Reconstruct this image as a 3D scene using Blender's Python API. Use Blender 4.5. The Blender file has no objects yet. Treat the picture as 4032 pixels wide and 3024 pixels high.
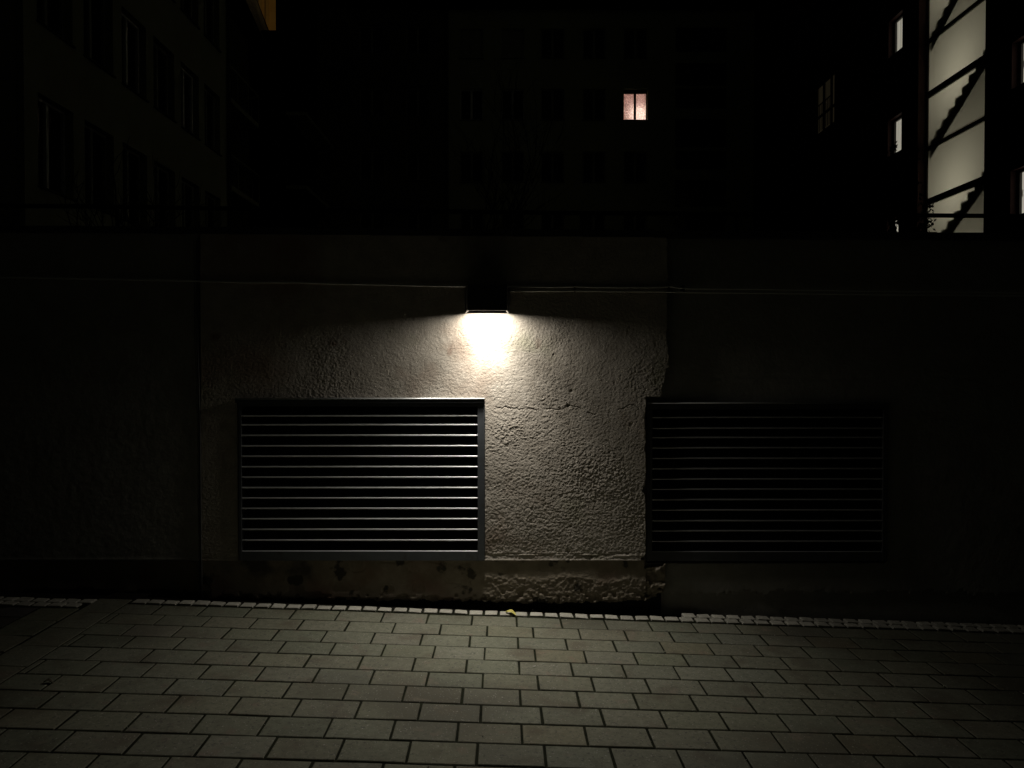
import bpy, bmesh, math, random
import numpy as np
from mathutils import Vector

# ------------------------------------------------------------------ camera, world, lamps, exposure
F = 3028.0
PITCH = math.radians(1.0)
CAMZ = 1.70
sc = bpy.context.scene
col = sc.collection
cam = bpy.data.cameras.new('camera')
cam.sensor_fit = 'HORIZONTAL'
cam.sensor_width = 36.0
cam.lens = F / 4032 * 36
cam.clip_start = 0.05
cam.clip_end = 500
camo = bpy.data.objects.new('camera', cam)
col.objects.link(camo)
camo.location = (0, 0, CAMZ)
camo.rotation_euler = (math.radians(90) - PITCH, 0, 0)
sc.camera = camo

world = bpy.data.worlds.new('World')
sc.world = world
world.use_nodes = True
bg = world.node_tree.nodes['Background']
bg.inputs[0].default_value = (1.0, 1.05, 0.78, 1)      # night sky over a city: faint olive sky-glow
bg.inputs[1].default_value = 0.0022

LAMP_W = 9.0          # wall lamp, bare diffuser glow
LAMP_W2 = 18.0          # wall lamp, the beam its reflector throws down
STAIR_W = 19.0         # stairwell ceiling lamps
STREET_W = 60.0       # sodium lamp behind the houses

sc.view_settings.view_transform = 'Standard'
sc.view_settings.look = 'None'
sc.view_settings.exposure = 0
sc.view_settings.gamma = 1
sc.view_settings.use_curve_mapping = False
sc.cycles.use_denoising = True
sc.cycles.max_bounces = 6
sc.cycles.sample_clamp_indirect = 3.0
sc.render.film_transparent = False

rng = random.Random(7)
nr = np.random.default_rng(5)


def P(px, py, Y):
    """world point at distance Y that falls on pixel (px,py) of the 4032x3024 photo"""
    cx, cy = (px - 2016) / F, (1512 - py) / F
    dy = math.cos(PITCH) + cy * math.sin(PITCH)
    dz = -math.sin(PITCH) + cy * math.cos(PITCH)
    t = Y / dy
    return Vector((cx * t, Y, CAMZ + dz * t))


def PX(px, Y): return P(px, 1460, Y).x
def PZ(py, Y): return P(2016, py, Y).z


# ------------------------------------------------------------------ materials
def new_mat(name):
    m = bpy.data.materials.new(name)
    m.use_nodes = True
    nt = m.node_tree
    return m, nt, nt.nodes['Principled BSDF'], nt.nodes['Material Output']


def mat(name, c1, c2=None, scale=6.0, rough=0.8, metal=0.0, bump=0.0, bscale=80.0, bdist=0.004, spec=0.4,
        stain=None, stain_scale=1.5, attr=None):
    m, nt, p, out = new_mat(name)
    N, L = nt.nodes.new, nt.links.new
    tc = N('ShaderNodeTexCoord')
    p.inputs['Roughness'].default_value = rough
    p.inputs['Metallic'].default_value = metal
    p.inputs['Specular IOR Level'].default_value = spec
    p.inputs['Base Color'].default_value = (*c1, 1)
    src = None
    if c2:
        n = N('ShaderNodeTexNoise'); n.inputs['Scale'].default_value = scale; n.inputs['Detail'].default_value = 8
        n.inputs['Roughness'].default_value = 0.65
        L(tc.outputs['Object'], n.inputs['Vector'])
        r = N('ShaderNodeValToRGB')
        r.color_ramp.elements[0].position = 0.32; r.color_ramp.elements[0].color = (*c1, 1)
        r.color_ramp.elements[1].position = 0.68; r.color_ramp.elements[1].color = (*c2, 1)
        L(n.outputs['Fac'], r.inputs['Fac'])
        src = r.outputs['Color']
    if stain:
        for i, (sc_, lo, hi, colr) in enumerate(stain):
            n = N('ShaderNodeTexNoise'); n.inputs['Scale'].default_value = sc_; n.inputs['Detail'].default_value = 5
            n.noise_dimensions = '4D'; n.inputs['W'].default_value = 3.7 * i + 1
            L(tc.outputs['Object'], n.inputs['Vector'])
            r = N('ShaderNodeMapRange'); r.inputs[1].default_value = lo; r.inputs[2].default_value = hi
            L(n.outputs['Fac'], r.inputs[0])
            mx = N('ShaderNodeMix'); mx.data_type = 'RGBA'
            L(r.outputs[0], mx.inputs[0]); L(src, mx.inputs[6]); mx.inputs[7].default_value = (*colr, 1)
            src = mx.outputs[2]
    if attr:
        a = N('ShaderNodeAttribute'); a.attribute_name = attr
        mx = N('ShaderNodeMix'); mx.data_type = 'RGBA'; mx.blend_type = 'MULTIPLY'; mx.inputs[0].default_value = 1
        if src is None:
            mx.inputs[6].default_value = (*c1, 1)
        else:
            L(src, mx.inputs[6])
        L(a.outputs['Color'], mx.inputs[7])
        src = mx.outputs[2]
    if src is not None:
        L(src, p.inputs['Base Color'])
    if bump > 0:
        n = N('ShaderNodeTexNoise'); n.inputs['Scale'].default_value = bscale; n.inputs['Detail'].default_value = 6
        n.inputs['Roughness'].default_value = 0.6
        L(tc.outputs['Object'], n.inputs['Vector'])
        b = N('ShaderNodeBump'); b.inputs['Strength'].default_value = bump; b.inputs['Distance'].default_value = bdist
        L(n.outputs['Fac'], b.inputs['Height']); L(b.outputs['Normal'], p.inputs['Normal'])
    return m


def emis(name, c, s, fold=None):
    m, nt, p, out = new_mat(name)
    N, L = nt.nodes.new, nt.links.new
    p.inputs['Base Color'].default_value = (0.1, 0.1, 0.1, 1)
    p.inputs['Emission Color'].default_value = (*c, 1)
    p.inputs['Emission Strength'].default_value = s
    if fold:
        tc = N('ShaderNodeTexCoord')
        w = N('ShaderNodeTexNoise'); w.inputs['Scale'].default_value = fold; w.inputs['Detail'].default_value = 2
        mp = N('ShaderNodeMapping'); mp.inputs['Scale'].default_value = (1, 1, 0.02)
        L(tc.outputs['Object'], mp.inputs['Vector']); L(mp.outputs['Vector'], w.inputs['Vector'])
        r = N('ShaderNodeMapRange'); r.inputs[1].default_value = 0.3; r.inputs[2].default_value = 0.7
        r.inputs[3].default_value = s * 0.62; r.inputs[4].default_value = s * 1.15
        L(w.outputs['Fac'], r.inputs[0]); L(r.outputs[0], p.inputs['Emission Strength'])
    return m


def frosted(name, c, lump=0.0, lscale=20.0):
    m, nt, p, out = new_mat(name)
    N, L = nt.nodes.new, nt.links.new
    nt.nodes.remove(p)
    t = N('ShaderNodeBsdfTranslucent'); t.inputs['Color'].default_value = (*c, 1)
    d = N('ShaderNodeBsdfDiffuse'); d.inputs['Color'].default_value = (*[x * .15 for x in c], 1)
    a = N('ShaderNodeAddShader')
    L(t.outputs[0], a.inputs[0]); L(d.outputs[0], a.inputs[1]); L(a.outputs[0], out.inputs['Surface'])
    if lump:
        tc = N('ShaderNodeTexCoord')
        v = N('ShaderNodeTexVoronoi'); v.inputs['Scale'].default_value = lscale
        L(tc.outputs['Object'], v.inputs['Vector'])
        b = N('ShaderNodeBump'); b.inputs['Strength'].default_value = lump; b.inputs['Distance'].default_value = 0.03
        L(v.outputs['Distance'], b.inputs['Height']); L(b.outputs['Normal'], t.inputs['Normal'])
        r = N('ShaderNodeValToRGB')
        r.color_ramp.elements[0].position = 0.1; r.color_ramp.elements[0].color = (*[min(1, x * 1.15) for x in c], 1)
        r.color_ramp.elements[1].position = 0.6; r.color_ramp.elements[1].color = (*[x * .55 for x in c], 1)
        L(v.outputs['Distance'], r.inputs['Fac']); L(r.outputs['Color'], t.inputs['Color'])
    return m


M = {}
M['plaster'] = mat('rough_plaster', (.37, .33, .275), (.50, .455, .39), 9, 0.9, bump=1.0, bscale=210, bdist=.0045, spec=.15,
                   stain=[(1.6, .54, .72, (.30, .215, .16)), (2.3, .60, .75, (.34, .33, .24)), (5.0, .66, .74, (.24, .17, .13))])
M['plaster_old'] = mat('old_plaster', (.25, .24, .21), (.34, .33, .29), 4, 0.95, bump=.6, bscale=60, bdist=.006, spec=.15)
M['plinth'] = mat('plinth_render', (.20, .17, .125), (.33, .285, .22), 7, 0.95, bump=.6, bscale=90, bdist=.004, spec=.1,
                  stain=[(3.0, .55, .70, (.22, .155, .115)), (2.2, .62, .7, (.10, .09, .075)), (7.0, .58, .62, (.075, .068, .052))])
M['plinth_smooth'] = mat('plinth_smooth', (.15, .125, .08), (.19, .16, .105), 3, 0.9, bump=.2, bscale=60, spec=.1)
M['tar'] = mat('tar', (.012, .012, .012), (.022, .021, .02), 20, 0.9, bump=.6, bscale=70, spec=.2)
M['dirt'] = mat('dirt', (.006, .006, .005), (.016, .014, .012), 40, 1.0, bump=.8, bscale=120, spec=.1)
M['coping'] = mat('coping_metal', (.03, .03, .032), (.05, .05, .05), 10, .6, metal=.3)
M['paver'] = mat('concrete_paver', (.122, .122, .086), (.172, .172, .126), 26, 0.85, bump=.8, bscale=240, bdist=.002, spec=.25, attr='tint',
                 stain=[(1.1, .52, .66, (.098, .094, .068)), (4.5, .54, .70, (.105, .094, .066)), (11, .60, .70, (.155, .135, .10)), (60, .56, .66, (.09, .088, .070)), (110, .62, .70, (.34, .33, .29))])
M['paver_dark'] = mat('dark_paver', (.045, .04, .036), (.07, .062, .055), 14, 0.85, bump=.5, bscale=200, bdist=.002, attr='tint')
M['joint'] = mat('joint_soil', (.006, .0065, .004), (.022, .024, .012), 9, 1.0, bump=.8, bscale=150, spec=.1)
M['granite'] = mat('granite_sett', (.32, .31, .265), (.48, .465, .41), 30, 0.8, bump=.8, bscale=130, bdist=.005, spec=.3, attr='tint')
M['asphalt'] = mat('asphalt', (.04, .04, .04), (.06, .06, .058), 12, .9, bump=.6, bscale=180)
M['alu'] = mat('grey_painted_steel', (.085, .092, .10), (.12, .13, .14), 6, 0.42, metal=.4, bump=.06, bscale=40, spec=.5,
               stain=[(9, .58, .7, (.08, .08, .075))])
M['slat'] = mat('slat_steel', (.64, .66, .66), (.76, .78, .78), 8, 0.38, metal=.3, spec=.5)
M['slat_shade'] = mat('shaded_slat', (.42, .43, .44), (.50, .51, .51), 8, 0.36, metal=.5, spec=.4)  # darker copy of the slat steel: right grille's shade put into its colour
M['blade'] = mat('blade_steel', (.05, .05, .052), (.07, .07, .07), 8, 0.5, metal=.3)
M['grille_dark'] = mat('darker_grille_frame', (.07, .072, .075), (.10, .10, .105), 8, 0.5, metal=.3)  # darker frame steel for the right grille
M['black'] = mat('void_black', (.004, .004, .004), rough=1, spec=.05)
M['lamp_body'] = mat('lamp_body', (.035, .035, .036), (.05, .05, .05), 12, .5, metal=.2, spec=.4)
M['lamp_rim'] = mat('lamp_rim', (.42, .42, .43), (.55, .55, .56), 60, .5, metal=.2)
M['glass_lamp'] = emis('lamp_glass', (1, .965, .97), .62)
M['cable'] = mat('grey_cable', (.78, .78, .75), (.84, .84, .81), 12, .22, metal=.5, spec=.6)
M['pipe'] = mat('weathered_pipe', (.07, .07, .065), (.10, .10, .09), 12, .5, spec=.4)
M['leaf_y'] = mat('yellow_leaf', (.55, .47, .09), (.66, .60, .18), 60, .7, bump=.4, bscale=160)
M['leaf_b'] = mat('brown_leaf', (.05, .045, .03), (.10, .085, .05), 60, .8, bump=.4, bscale=160)
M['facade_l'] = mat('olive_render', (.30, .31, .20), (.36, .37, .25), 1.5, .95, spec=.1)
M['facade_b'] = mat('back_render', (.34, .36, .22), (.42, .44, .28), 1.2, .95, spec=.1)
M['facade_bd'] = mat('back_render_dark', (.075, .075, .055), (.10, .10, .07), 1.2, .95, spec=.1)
M['facade_r'] = mat('dark_cladding', (.012, .012, .010), (.018, .018, .015), 1.2, .9, spec=.1)
M['reveal_red'] = mat('red_brown_wood', (.035, .009, .006), (.05, .012, .008), 9, .7)
M['frame_w'] = mat('white_window_frame', (.76, .75, .71), (.82, .81, .77), 5, .5)
M['frame_d'] = mat('dark_window_frame', (.03, .028, .025), (.04, .038, .035), 5, .6)
M['pane'] = mat('dark_pane', (.008, .008, .009), rough=.25, spec=.3)
M['shutter'] = mat('shutter', (.27, .27, .21), (.33, .33, .26), 4, .8)
M['roof'] = mat('dark_roof', (.004, .004, .004), (.008, .008, .007), 4, 1, spec=.0)
M['roof_grey'] = mat('worn_roof_sheet', (.06, .06, .055), (.30, .29, .26), 7, .95, bump=.6, bscale=20)
M['ochre'] = mat('ochre_render', (.50, .33, .13), (.58, .40, .17), 1.5, .95, spec=.1)
M['rail'] = mat('black_rail', (.006, .006, .006), rough=.7, spec=.2)
M['soil'] = mat('courtyard_soil', (.02, .022, .012), (.04, .04, .02), 6, 1, spec=.1)
M['bark'] = mat('dark_bark', (.015, .014, .010), (.03, .026, .018), 30, 1, spec=.1)
M['foliage'] = mat('evergreen_leaf', (.010, .013, .005), (.03, .036, .014), 9, .8, spec=.1)
M['stair'] = mat('stair_concrete', (.10, .095, .08), (.13, .125, .10), 8, .9)
M['stair_wall'] = mat('stairwell_wall', (.25, .245, .22), (.28, .275, .25), 3, .9)
M['frost'] = frosted('frosted_glass', (.84, .825, .745))
M['frost_pink'] = frosted('bubbly_glass', (.93, .80, .74), .5, 22)
M['pink_blind'] = mat('pink_blind', (.62, .40, .385), (.72, .50, .48), 5, .9)
M['curtain'] = emis('lit_curtain', (1, .95, .77), .31, 14)
M['curtain_dim'] = emis('dim_curtain', (1, .80, .45), .008, 5)
M['win_lit_frame'] = emis('lit_frame', (1, .95, .78), .36)


# ------------------------------------------------------------------ mesh helpers
class MB:
    def __init__(s): s.v = []; s.f = []

    def quad(s, a, b, c, d):
        n = len(s.v); s.v += [tuple(a), tuple(b), tuple(c), tuple(d)]; s.f.append((n, n + 1, n + 2, n + 3)); return s

    def poly(s, pts):
        n = len(s.v); s.v += [tuple(p) for p in pts]; s.f.append(tuple(range(n, n + len(pts)))); return s

    def box(s, x0, x1, y0, y1, z0, z1):
        n = len(s.v)
        s.v += [(x0, y0, z0), (x1, y0, z0), (x1, y1, z0), (x0, y1, z0), (x0, y0, z1), (x1, y0, z1), (x1, y1, z1), (x0, y1, z1)]
        s.f += [tuple(n + i for i in q) for q in ((0, 3, 2, 1), (4, 5, 6, 7), (0, 1, 5, 4), (1, 2, 6, 5), (2, 3, 7, 6), (3, 0, 4, 7))]
        return s

    def prism(s, prof, axis, a0, a1):
        """prof: list of 2D points, extruded along axis ('x' profile in y,z ; 'y' profile in x,z)"""
        n = len(s.v); k = len(prof)
        for a in (a0, a1):
            for (u, w) in prof:
                s.v.append((a, u, w) if axis == 'x' else (u, a, w))
        s.f.append(tuple(range(n, n + k))); s.f.append(tuple(range(n + 2 * k - 1, n + k - 1, -1)))
        for i in range(k):
            j = (i + 1) % k
            s.f.append((n + i, n + k + i, n + k + j, n + j))
        return s

    def tube(s, pts, r, k=8):
        pts = [Vector(p) for p in pts]
        rr = r if isinstance(r, (list, tuple)) else [r] * len(pts)
        rings = []
        for i, p in enumerate(pts):
            d = (pts[min(i + 1, len(pts) - 1)] - pts[max(i - 1, 0)]).normalized()
            up = Vector((0, 0, 1)) if abs(d.z) < .9 else Vector((0, 1, 0))
            a = d.cross(up).normalized(); b = d.cross(a).normalized()
            n = len(s.v)
            for j in range(k):
                t = 2 * math.pi * j / k
                s.v.append(tuple(p + (a * math.cos(t) + b * math.sin(t)) * rr[i]))
            rings.append(n)
        for q in range(len(rings) - 1):
            for j in range(k):
                j2 = (j + 1) % k
                s.f.append((rings[q] + j, rings[q] + j2, rings[q + 1] + j2, rings[q + 1] + j))
        s.f.append(tuple(rings[0] + j for j in range(k))[::-1]); s.f.append(tuple(rings[-1] + j for j in range(k)))
        return s

    def build(s, name, material, parent=None, smooth=False, bevel=0.0, tints=None):
        me = bpy.data.meshes.new(name)
        me.from_pydata(s.v, [], s.f)
        bm = bmesh.new(); bm.from_mesh(me)
        bmesh.ops.recalc_face_normals(bm, faces=bm.faces)
        bm.to_mesh(me); bm.free()
        me.materials.append(material)
        if tints is not None:
            ca = me.color_attributes.new('tint', 'FLOAT_COLOR', 'POINT')
            ca.data.foreach_set('color', np.asarray(tints, dtype=np.float32).ravel())
        if smooth:
            me.polygons.foreach_set('use_smooth', [True] * len(me.polygons))
        o = bpy.data.objects.new(name, me); col.objects.link(o)
        if parent is not None: o.parent = parent
        if bevel:
            b = o.modifiers.new('bevel', 'BEVEL'); b.width = bevel; b.segments = 2; b.limit_method = 'ANGLE'
        return o


def thing(name, label, cat, group=None):
    o = bpy.data.objects.new(name, None); col.objects.link(o)
    return tag(o, label, cat, group)


def tag(o, label=None, cat=None, group=None, kind=None):
    if label: o['label'] = label
    if cat: o['category'] = cat
    if group: o['group'] = group
    if kind: o['kind'] = kind
    return o


# numpy value noise
def vnoise(x, y, seed=0):
    g = np.random.default_rng(seed).random((257, 257))
    xi = np.floor(x).astype(int); yi = np.floor(y).astype(int)
    fx = x - xi; fy = y - yi
    fx = fx * fx * (3 - 2 * fx); fy = fy * fy * (3 - 2 * fy)
    a = g[xi % 257, yi % 257]; b = g[(xi + 1) % 257, yi % 257]
    c = g[xi % 257, (yi + 1) % 257]; d = g[(xi + 1) % 257, (yi + 1) % 257]
    return (a * (1 - fx) + b * fx) * (1 - fy) + (c * (1 - fx) + d * fx) * fy


def fbm(x, y, seed=0, o=4, g=.5):
    t = 0; a = 1; n = 0
    for i in range(o):
        t = t + a * vnoise(x * 2 ** i + 17.3 * i, y * 2 ** i + 9.1 * i, seed + i); n += a; a *= g
    return t / n


def stucco(X, Z, seed=1):
    """wrinkled thrown plaster relief, metres"""
    wx = fbm(X * 20, Z * 20, seed + 20, 3) * 3; wz = fbm(X * 20, Z * 20, seed + 30, 3) * 3
    r1 = 1 - np.abs(2 * fbm(X * 66 + wx, Z * 100 + wz, seed, 2, .5) - 1) * 2.4        # short wrinkles
    r2 = 1 - np.abs(2 * fbm(X * 120 + wz, Z * 120 + wx, seed + 4, 1, .5) - 1) * 2.0
    b = fbm(X * 86 + wx * .4, Z * 106 + wz * .4, seed + 7, 2, .7) - .5
    rough = np.clip((fbm(X * 3.1, Z * 3.1, seed + 50, 4) - .22) * 2.0, .55, 1.15)
    low = (fbm(X * 1.7, Z * 1.7, seed + 60, 3) - .5) * .008 + (fbm(X * 7, Z * 7, seed + 66, 2) - .5) * .003
    rough = rough * np.clip(1.35 - (Z - .5) * .40, .42, 1.3)
    pits = np.clip(vnoise(X * 55, Z * 55, seed + 90) - .93, 0, 1) * 14
    return low + rough * (r1 * .00030 + r2 * .0003 + b * .0056) - pits * .005 * rough


def inside(poly, X, Z):
    res = np.zeros(X.shape, bool)
    n = len(poly)
    for i in range(n):
        x0, z0 = poly[i]; x1, z1 = poly[(i + 1) % n]
        if z0 == z1: continue
        c = ((z0 > Z) != (z1 > Z)) & (X < (x1 - x0) * (Z - z0) / (z1 - z0) + x0)
        res ^= c
    return res


def relief(name, x0, x1, z0, z1, step, ysurf, hfun, mask, back, material, parent, drop=None):
    """heightfield facing -y with a ragged outline and real thickness"""
    nx = max(2, int(round((x1 - x0) / step)) + 1); nz = max(2, int(round((z1 - z0) / step)) + 1)
    X, Z = np.meshgrid(np.linspace(x0, x1, nx), np.linspace(z0, z1, nz))
    H = hfun(X, Z)
    cx = (X[:-1, :-1] + X[1:, 1:]) / 2; cz = (Z[:-1, :-1] + Z[1:, 1:]) / 2
    keep = mask(cx, cz) if mask else np.ones(cx.shape, bool)
    idx = np.arange(nx * nz).reshape(nz, nx)
    a = idx[:-1, :-1][keep]; b = idx[:-1, 1:][keep]; c = idx[1:, 1:][keep]; d = idx[1:, :-1][keep]
    faces = np.stack([a, b, c, d], 1)
    V = np.stack([X.ravel(), (ysurf - H).ravel(), Z.ravel()], 1)
    nv = len(V)
    VB = V.copy(); VB[:, 1] = back
    kp = np.pad(keep, 1)
    K = kp[1:-1, 1:-1]
    side = []
    for (dz, dx, p, q) in ((0, -1, (0, 0), (1, 0)), (0, 1, (1, 1), (0, 1)), (-1, 0, (0, 1), (0, 0)), (1, 0, (1, 0), (1, 1))):
        e = K & ~kp[1 + dz:kp.shape[0] - 1 + dz, 1 + dx:kp.shape[1] - 1 + dx]
        iz, ix = np.nonzero(e)
        u = idx[iz + p[0], ix + p[1]]; w = idx[iz + q[0], ix + q[1]]
        side.append(np.stack([u, w, w + nv, u + nv], 1))
    F_ = np.concatenate([faces] + side)
    V = np.concatenate([V, VB])
    used = np.zeros(len(V), bool); used[F_.ravel()] = True
    mp = np.cumsum(used) - 1
    V = V[used]; F_ = mp[F_]
    me = bpy.data.meshes.new(name)
    me.vertices.add(len(V)); me.vertices.foreach_set('co', V.astype(np.float32).ravel())
    me.loops.add(F_.size); me.loops.foreach_set('vertex_index', F_.astype(np.int32).ravel())
    me.polygons.add(len(F_)); me.polygons.foreach_set('loop_start', (np.arange(len(F_)) * 4).astype(np.int32))
    me.polygons.foreach_set('loop_total', np.full(len(F_), 4, np.int32))
    sm = np.zeros(len(F_), bool); sm[:len(faces)] = True
    me.update(calc_edges=True)
    me.polygons.foreach_set('use_smooth', sm)
    me.materials.append(material)
    me.validate()
    o = bpy.data.objects.new(name, me); col.objects.link(o); o.parent = parent
    return o


# ------------------------------------------------------------------ ground
TH = 0.016; Y0 = 5.237; PL = .30; PW = .1983
OFF = [-2.899, -3.555, -2.899, -2.581, -2.911, -2.588, -2.925, -2.592, -1.934, -1.614]


def gz(x, y): return CAMZ - 1.696 - .039 * x + .002 * y
def gp(u, v, dz=0.0):
    x = u * math.cos(TH) + v * math.sin(TH); y = Y0 + u * math.sin(TH) - v * math.cos(TH)
    return (x, y, gz(x, y) + dz)


def slab(V, T, u0, u1, v0, v1, top, g=.0060, ch=.0035, depth=.03, tint=(1, 1, 1), jit=.0010, rag=.0015):
    """a paver: chamfered top block in pavement coordinates; returns faces"""
    n = len(V); g = g * rng.uniform(.92, 1.2)
    t0 = top + rng.uniform(-jit, jit); tx = rng.uniform(-jit, jit); tv = rng.uniform(-jit, jit)
    r_ = lambda: rng.uniform(-rag, rag)
    C = [(u0 + g + r_(), v0 + g + r_(), -1, -1), (u1 - g + r_(), v0 + g + r_(), 1, -1), (u1 - g + r_(), v1 - g + r_(), 1, 1), (u0 + g + r_(), v1 - g + r_(), -1, 1)]
    for (u, v, a, b) in C: V.append(gp(u, v, -depth))
    for (u, v, a, b) in C: V.append(gp(u, v, t0 + a * tx + b * tv - ch * .7))
    for (u, v, a, b) in C: V.append(gp(u - a * ch, v - b * ch, t0 + a * tx + b * tv))
    T += [(*tint, 1)] * 12
    F_ = []
    for q in range(4):
        q2 = (q + 1) % 4
        F_.append((n + q, n + q2, n + 4 + q2, n + 4 + q)); F_.append((n + 4 + q, n + 4 + q2, n + 8 + q2, n + 8 + q))
    F_.append((n + 8, n + 9, n + 10, n + 11))
    return F_


mb = MB(); tints = []
UA, UB, UC = -2.62, -2.85, -3.12          # cross band edges on the left
def tint():
    k = rng.gauss(1, .05)
    h = rng.random()
    if h < .03: return (k * 1.03, k * .98, k * .92)
    if h < .2: return (k * .90, k * .93, k * .92)
    return (k * rng.gauss(1, .015), k, k * rng.gauss(1, .02))
for r in range(0, 40):
    off = OFF[r] if r < 10 else [-2.93, -2.60][(r) % 2] + rng.uniform(-.02, .02)
    fr = (off % 1) * PL
    k0 = int(math.floor((UA - fr) / PL))
    ua_r = UA + .028 * (r * PW) * 0
    for k in range(k0, 22):
        a, b = fr + k * PL, fr + (k + 1) * PL
        if b <= UA + .03: continue
        a = max(a, UA)
        mb.f += slab(mb.v, tints, a, b, r * PW, (r + 1) * PW, 0, tint=tint())
# band of turned pavers, then a strip of squarish ones
v = -.10; i = 0
while v < 8:
    mb.f += slab(mb.v, tints, UB, UA, v, v + .30, .001, tint=tint(), g=.003); v += .30
v = .125
while v < 8:
    mb.f += slab(mb.v, tints, UC, UB - .012, v, v + .26, -.001, tint=tint(), g=.004, jit=.003); v += .26
pav = mb.build('pavement', M['paver'], tints=tints); tag(pav, kind='structure')
pav['label'] = 'grey concrete block pavement laid in running bond'
mb = MB(); tints = []
for r in range(0, 40):
    fr = (r % 2) * .15
    for k in range(-14, 0):
        a = UC + k * PL + fr; b = min(a + PL, UC - .004)
        if a > UC - .05: continue
        mb.f += slab(mb.v, tints, a, b, r * PW + .125, (r + 1) * PW + .125, -.002, tint=tint(), jit=.002)
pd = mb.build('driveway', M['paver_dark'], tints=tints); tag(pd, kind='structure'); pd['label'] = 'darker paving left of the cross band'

# granite setts along the wall
mb = MB(); tints = []
def sett(u, v, w=.090, d=.078, top=.009):
    k = rng.gauss(.97, .09)
    mb.f.extend(slab(mb.v, tints, u, u + w, v, v + d, top + rng.uniform(-.0015, .0015), g=.002, ch=.006, depth=.035, tint=(k, k * .99, k * .96), jit=.0015, rag=.0032))
u = PX(535, 5.30)
while u < 6.3:
    sett(u, -.092 - rng.uniform(0, .004))
    u += .1045 if u < PX(2660, 5.3) else .105
u = PX(2700, 5.35)
while u < 6.3:
    sett(u, -.185, top=.008); u += .105
u = -5.4
while u < PX(400, 5.3) - .06:
    sett(u, .030, d=.075, top=.006); sett(u + .05, -.058, d=.078, top=.006); u += .105
ks = mb.build('kerb_strip', M['granite'], tints=tints); tag(ks, kind='structure'); ks['label'] = 'row of pale granite setts along the foot of the wall'

# bedding below the blocks, dark slot beside the wall, wide ground sheet
mb = MB()
mb.quad(gp(-5.5, -.095, -.0046), gp(7, -.095, -.0046), gp(7, 8, -.0046), gp(-5.5, 8, -.0046))
g = mb.build('joint_bed', M['joint']); tag(g, kind='structure'); g['label'] = 'mossy soil in the joints of the paving'
mb = MB()
mb.quad(gp(-7, -.6, -.035), gp(7, -.6, -.035), gp(7, -.08, -.035), gp(-7, -.08, -.035))
mb.quad(gp(PX(395, 5.3), -.5, -.009), gp(PX(545, 5.3), -.5, -.009), gp(PX(545, 5.3), -.09, -.009), gp(PX(395, 5.3), -.09, -.009))
g = mb.build('ground_slot', M['dirt']); tag(g, kind='structure'); g['label'] = 'black dirt gap between setts and wall'
mb = MB(); mb.quad((-150, -150, gz(0, 0) - 5.0), (150, -150, gz(0, 0) - 5.0), (150, 150, gz(0, 0) - 5.0), (-150, 150, gz(0, 0) - 5.0))
mb.v = []; mb.f = []
S = 60
mb.quad(gp(-S, -.1, -.06), gp(S, -.1, -.06), gp(S, S, -.06), gp(-S, S, -.06))
g = mb.build('ground', M['asphalt']); tag(g, kind='structure'); g['label'] = 'dark street surface'

# ------------------------------------------------------------------ the retaining wall
D = 5.45
DR = 5.505      # right section, set back
DL = 5.455
wall = thing('retaining_wall', 'long rough plastered retaining wall with crumbling plinth under a dark coping', 'wall')
pt = lambda px, py, Y=D: (P(px, py, Y).x, P(px, py, Y).z)
ZB = PZ(2207, D)
ZTOP = PZ(905, D)
topz = lambda x: ZTOP - .0073 * x
V1 = (PX(934, D), PX(1909, D), PZ(1571, D), PZ(2209, D))      # x0,x1,ztop,zbot of the lit grille
rag = [pt(2628, 880), pt(2628, 1200), pt(2626, 1330), pt(2632, 1395), pt(2633, 1448), pt(2623, 1452), pt(2620, 1480), pt(2611, 1520), pt(2606, 1550),
       pt(2601, 1562), pt(2545, 1563), pt(2543, 1620), pt(2536, 1640), pt(2541, 1700), pt(2540, 1760), pt(2543, 1840), pt(2541, 1905),
       pt(2530, 1920), pt(2529, 1935), pt(2541, 1948), pt(2540, 2010), pt(2542, 2100), pt(2541, 2180), pt(2528, 2195), pt(2524, 2207)]
midpoly = [pt(788, 880)] + rag + [(pt(788, 2207)[0], ZB)]
midpoly[-2] = (midpoly[-2][0], ZB)


def crackline(X):
    # horizontal hairline crack running right from the grille's top corner
    zc = PZ(1605, D) + .02 * np.sin(X * 9) * .6 + (fbm(X * 7, X * 0 + 3, 91, 4) - .5) * .10
    return zc


def h_mid(X, Z):
    h = stucco(X, Z, 1)
    zc = crackline(X)
    zc = np.where(X < PX(2060, D), PZ(1607, D) + (PX(2060, D) - X) * .06 + (fbm(X * 12, X * 0 + 3, 91, 3) - .5) * .05 + (vnoise(X * 60, X * 0, 92) - .5) * .012, zc)
    w = ((X > PX(1925, D)) & (X < PX(2545, D)))
    h = np.where(w & (np.abs(Z - zc) < .0030) & (fbm(X * 14, Z * 0, 5, 2) > .42), h - .0045, h)
    # lip at the bottom edge and trowel ridges above it
    t = (Z - ZB)
    h = h + np.exp(-(t / .010) ** 2) * .0035
    h = h + np.where((t > .03) & (t < .06), (vnoise(X * 9, Z * 160, 77) - .5) * .008, 0)
    # holes
    for (hx, hy, rr) in ((2238, 1598, .009), (2248, 2072, .008), (2238, 2172, .011), (2560, 2170, .012), (2470, 2180, .009), (2180, 1397, .005), (2250, 1540, .009), (2400, 1780, .006), (2330, 2190, .010)):
        cx, cz = pt(hx, hy)
        h = h - .012 * np.exp(-(((X - cx) / rr) ** 2 + ((Z - cz) / rr) ** 2))
    # patch of flatter filler at the right top corner
    cx, cz = pt(2580, 1470)
    h = h + .004 * np.clip(1 - np.hypot((X - cx) / .10, (Z - cz) / .16), 0, .35)
    return h


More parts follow.
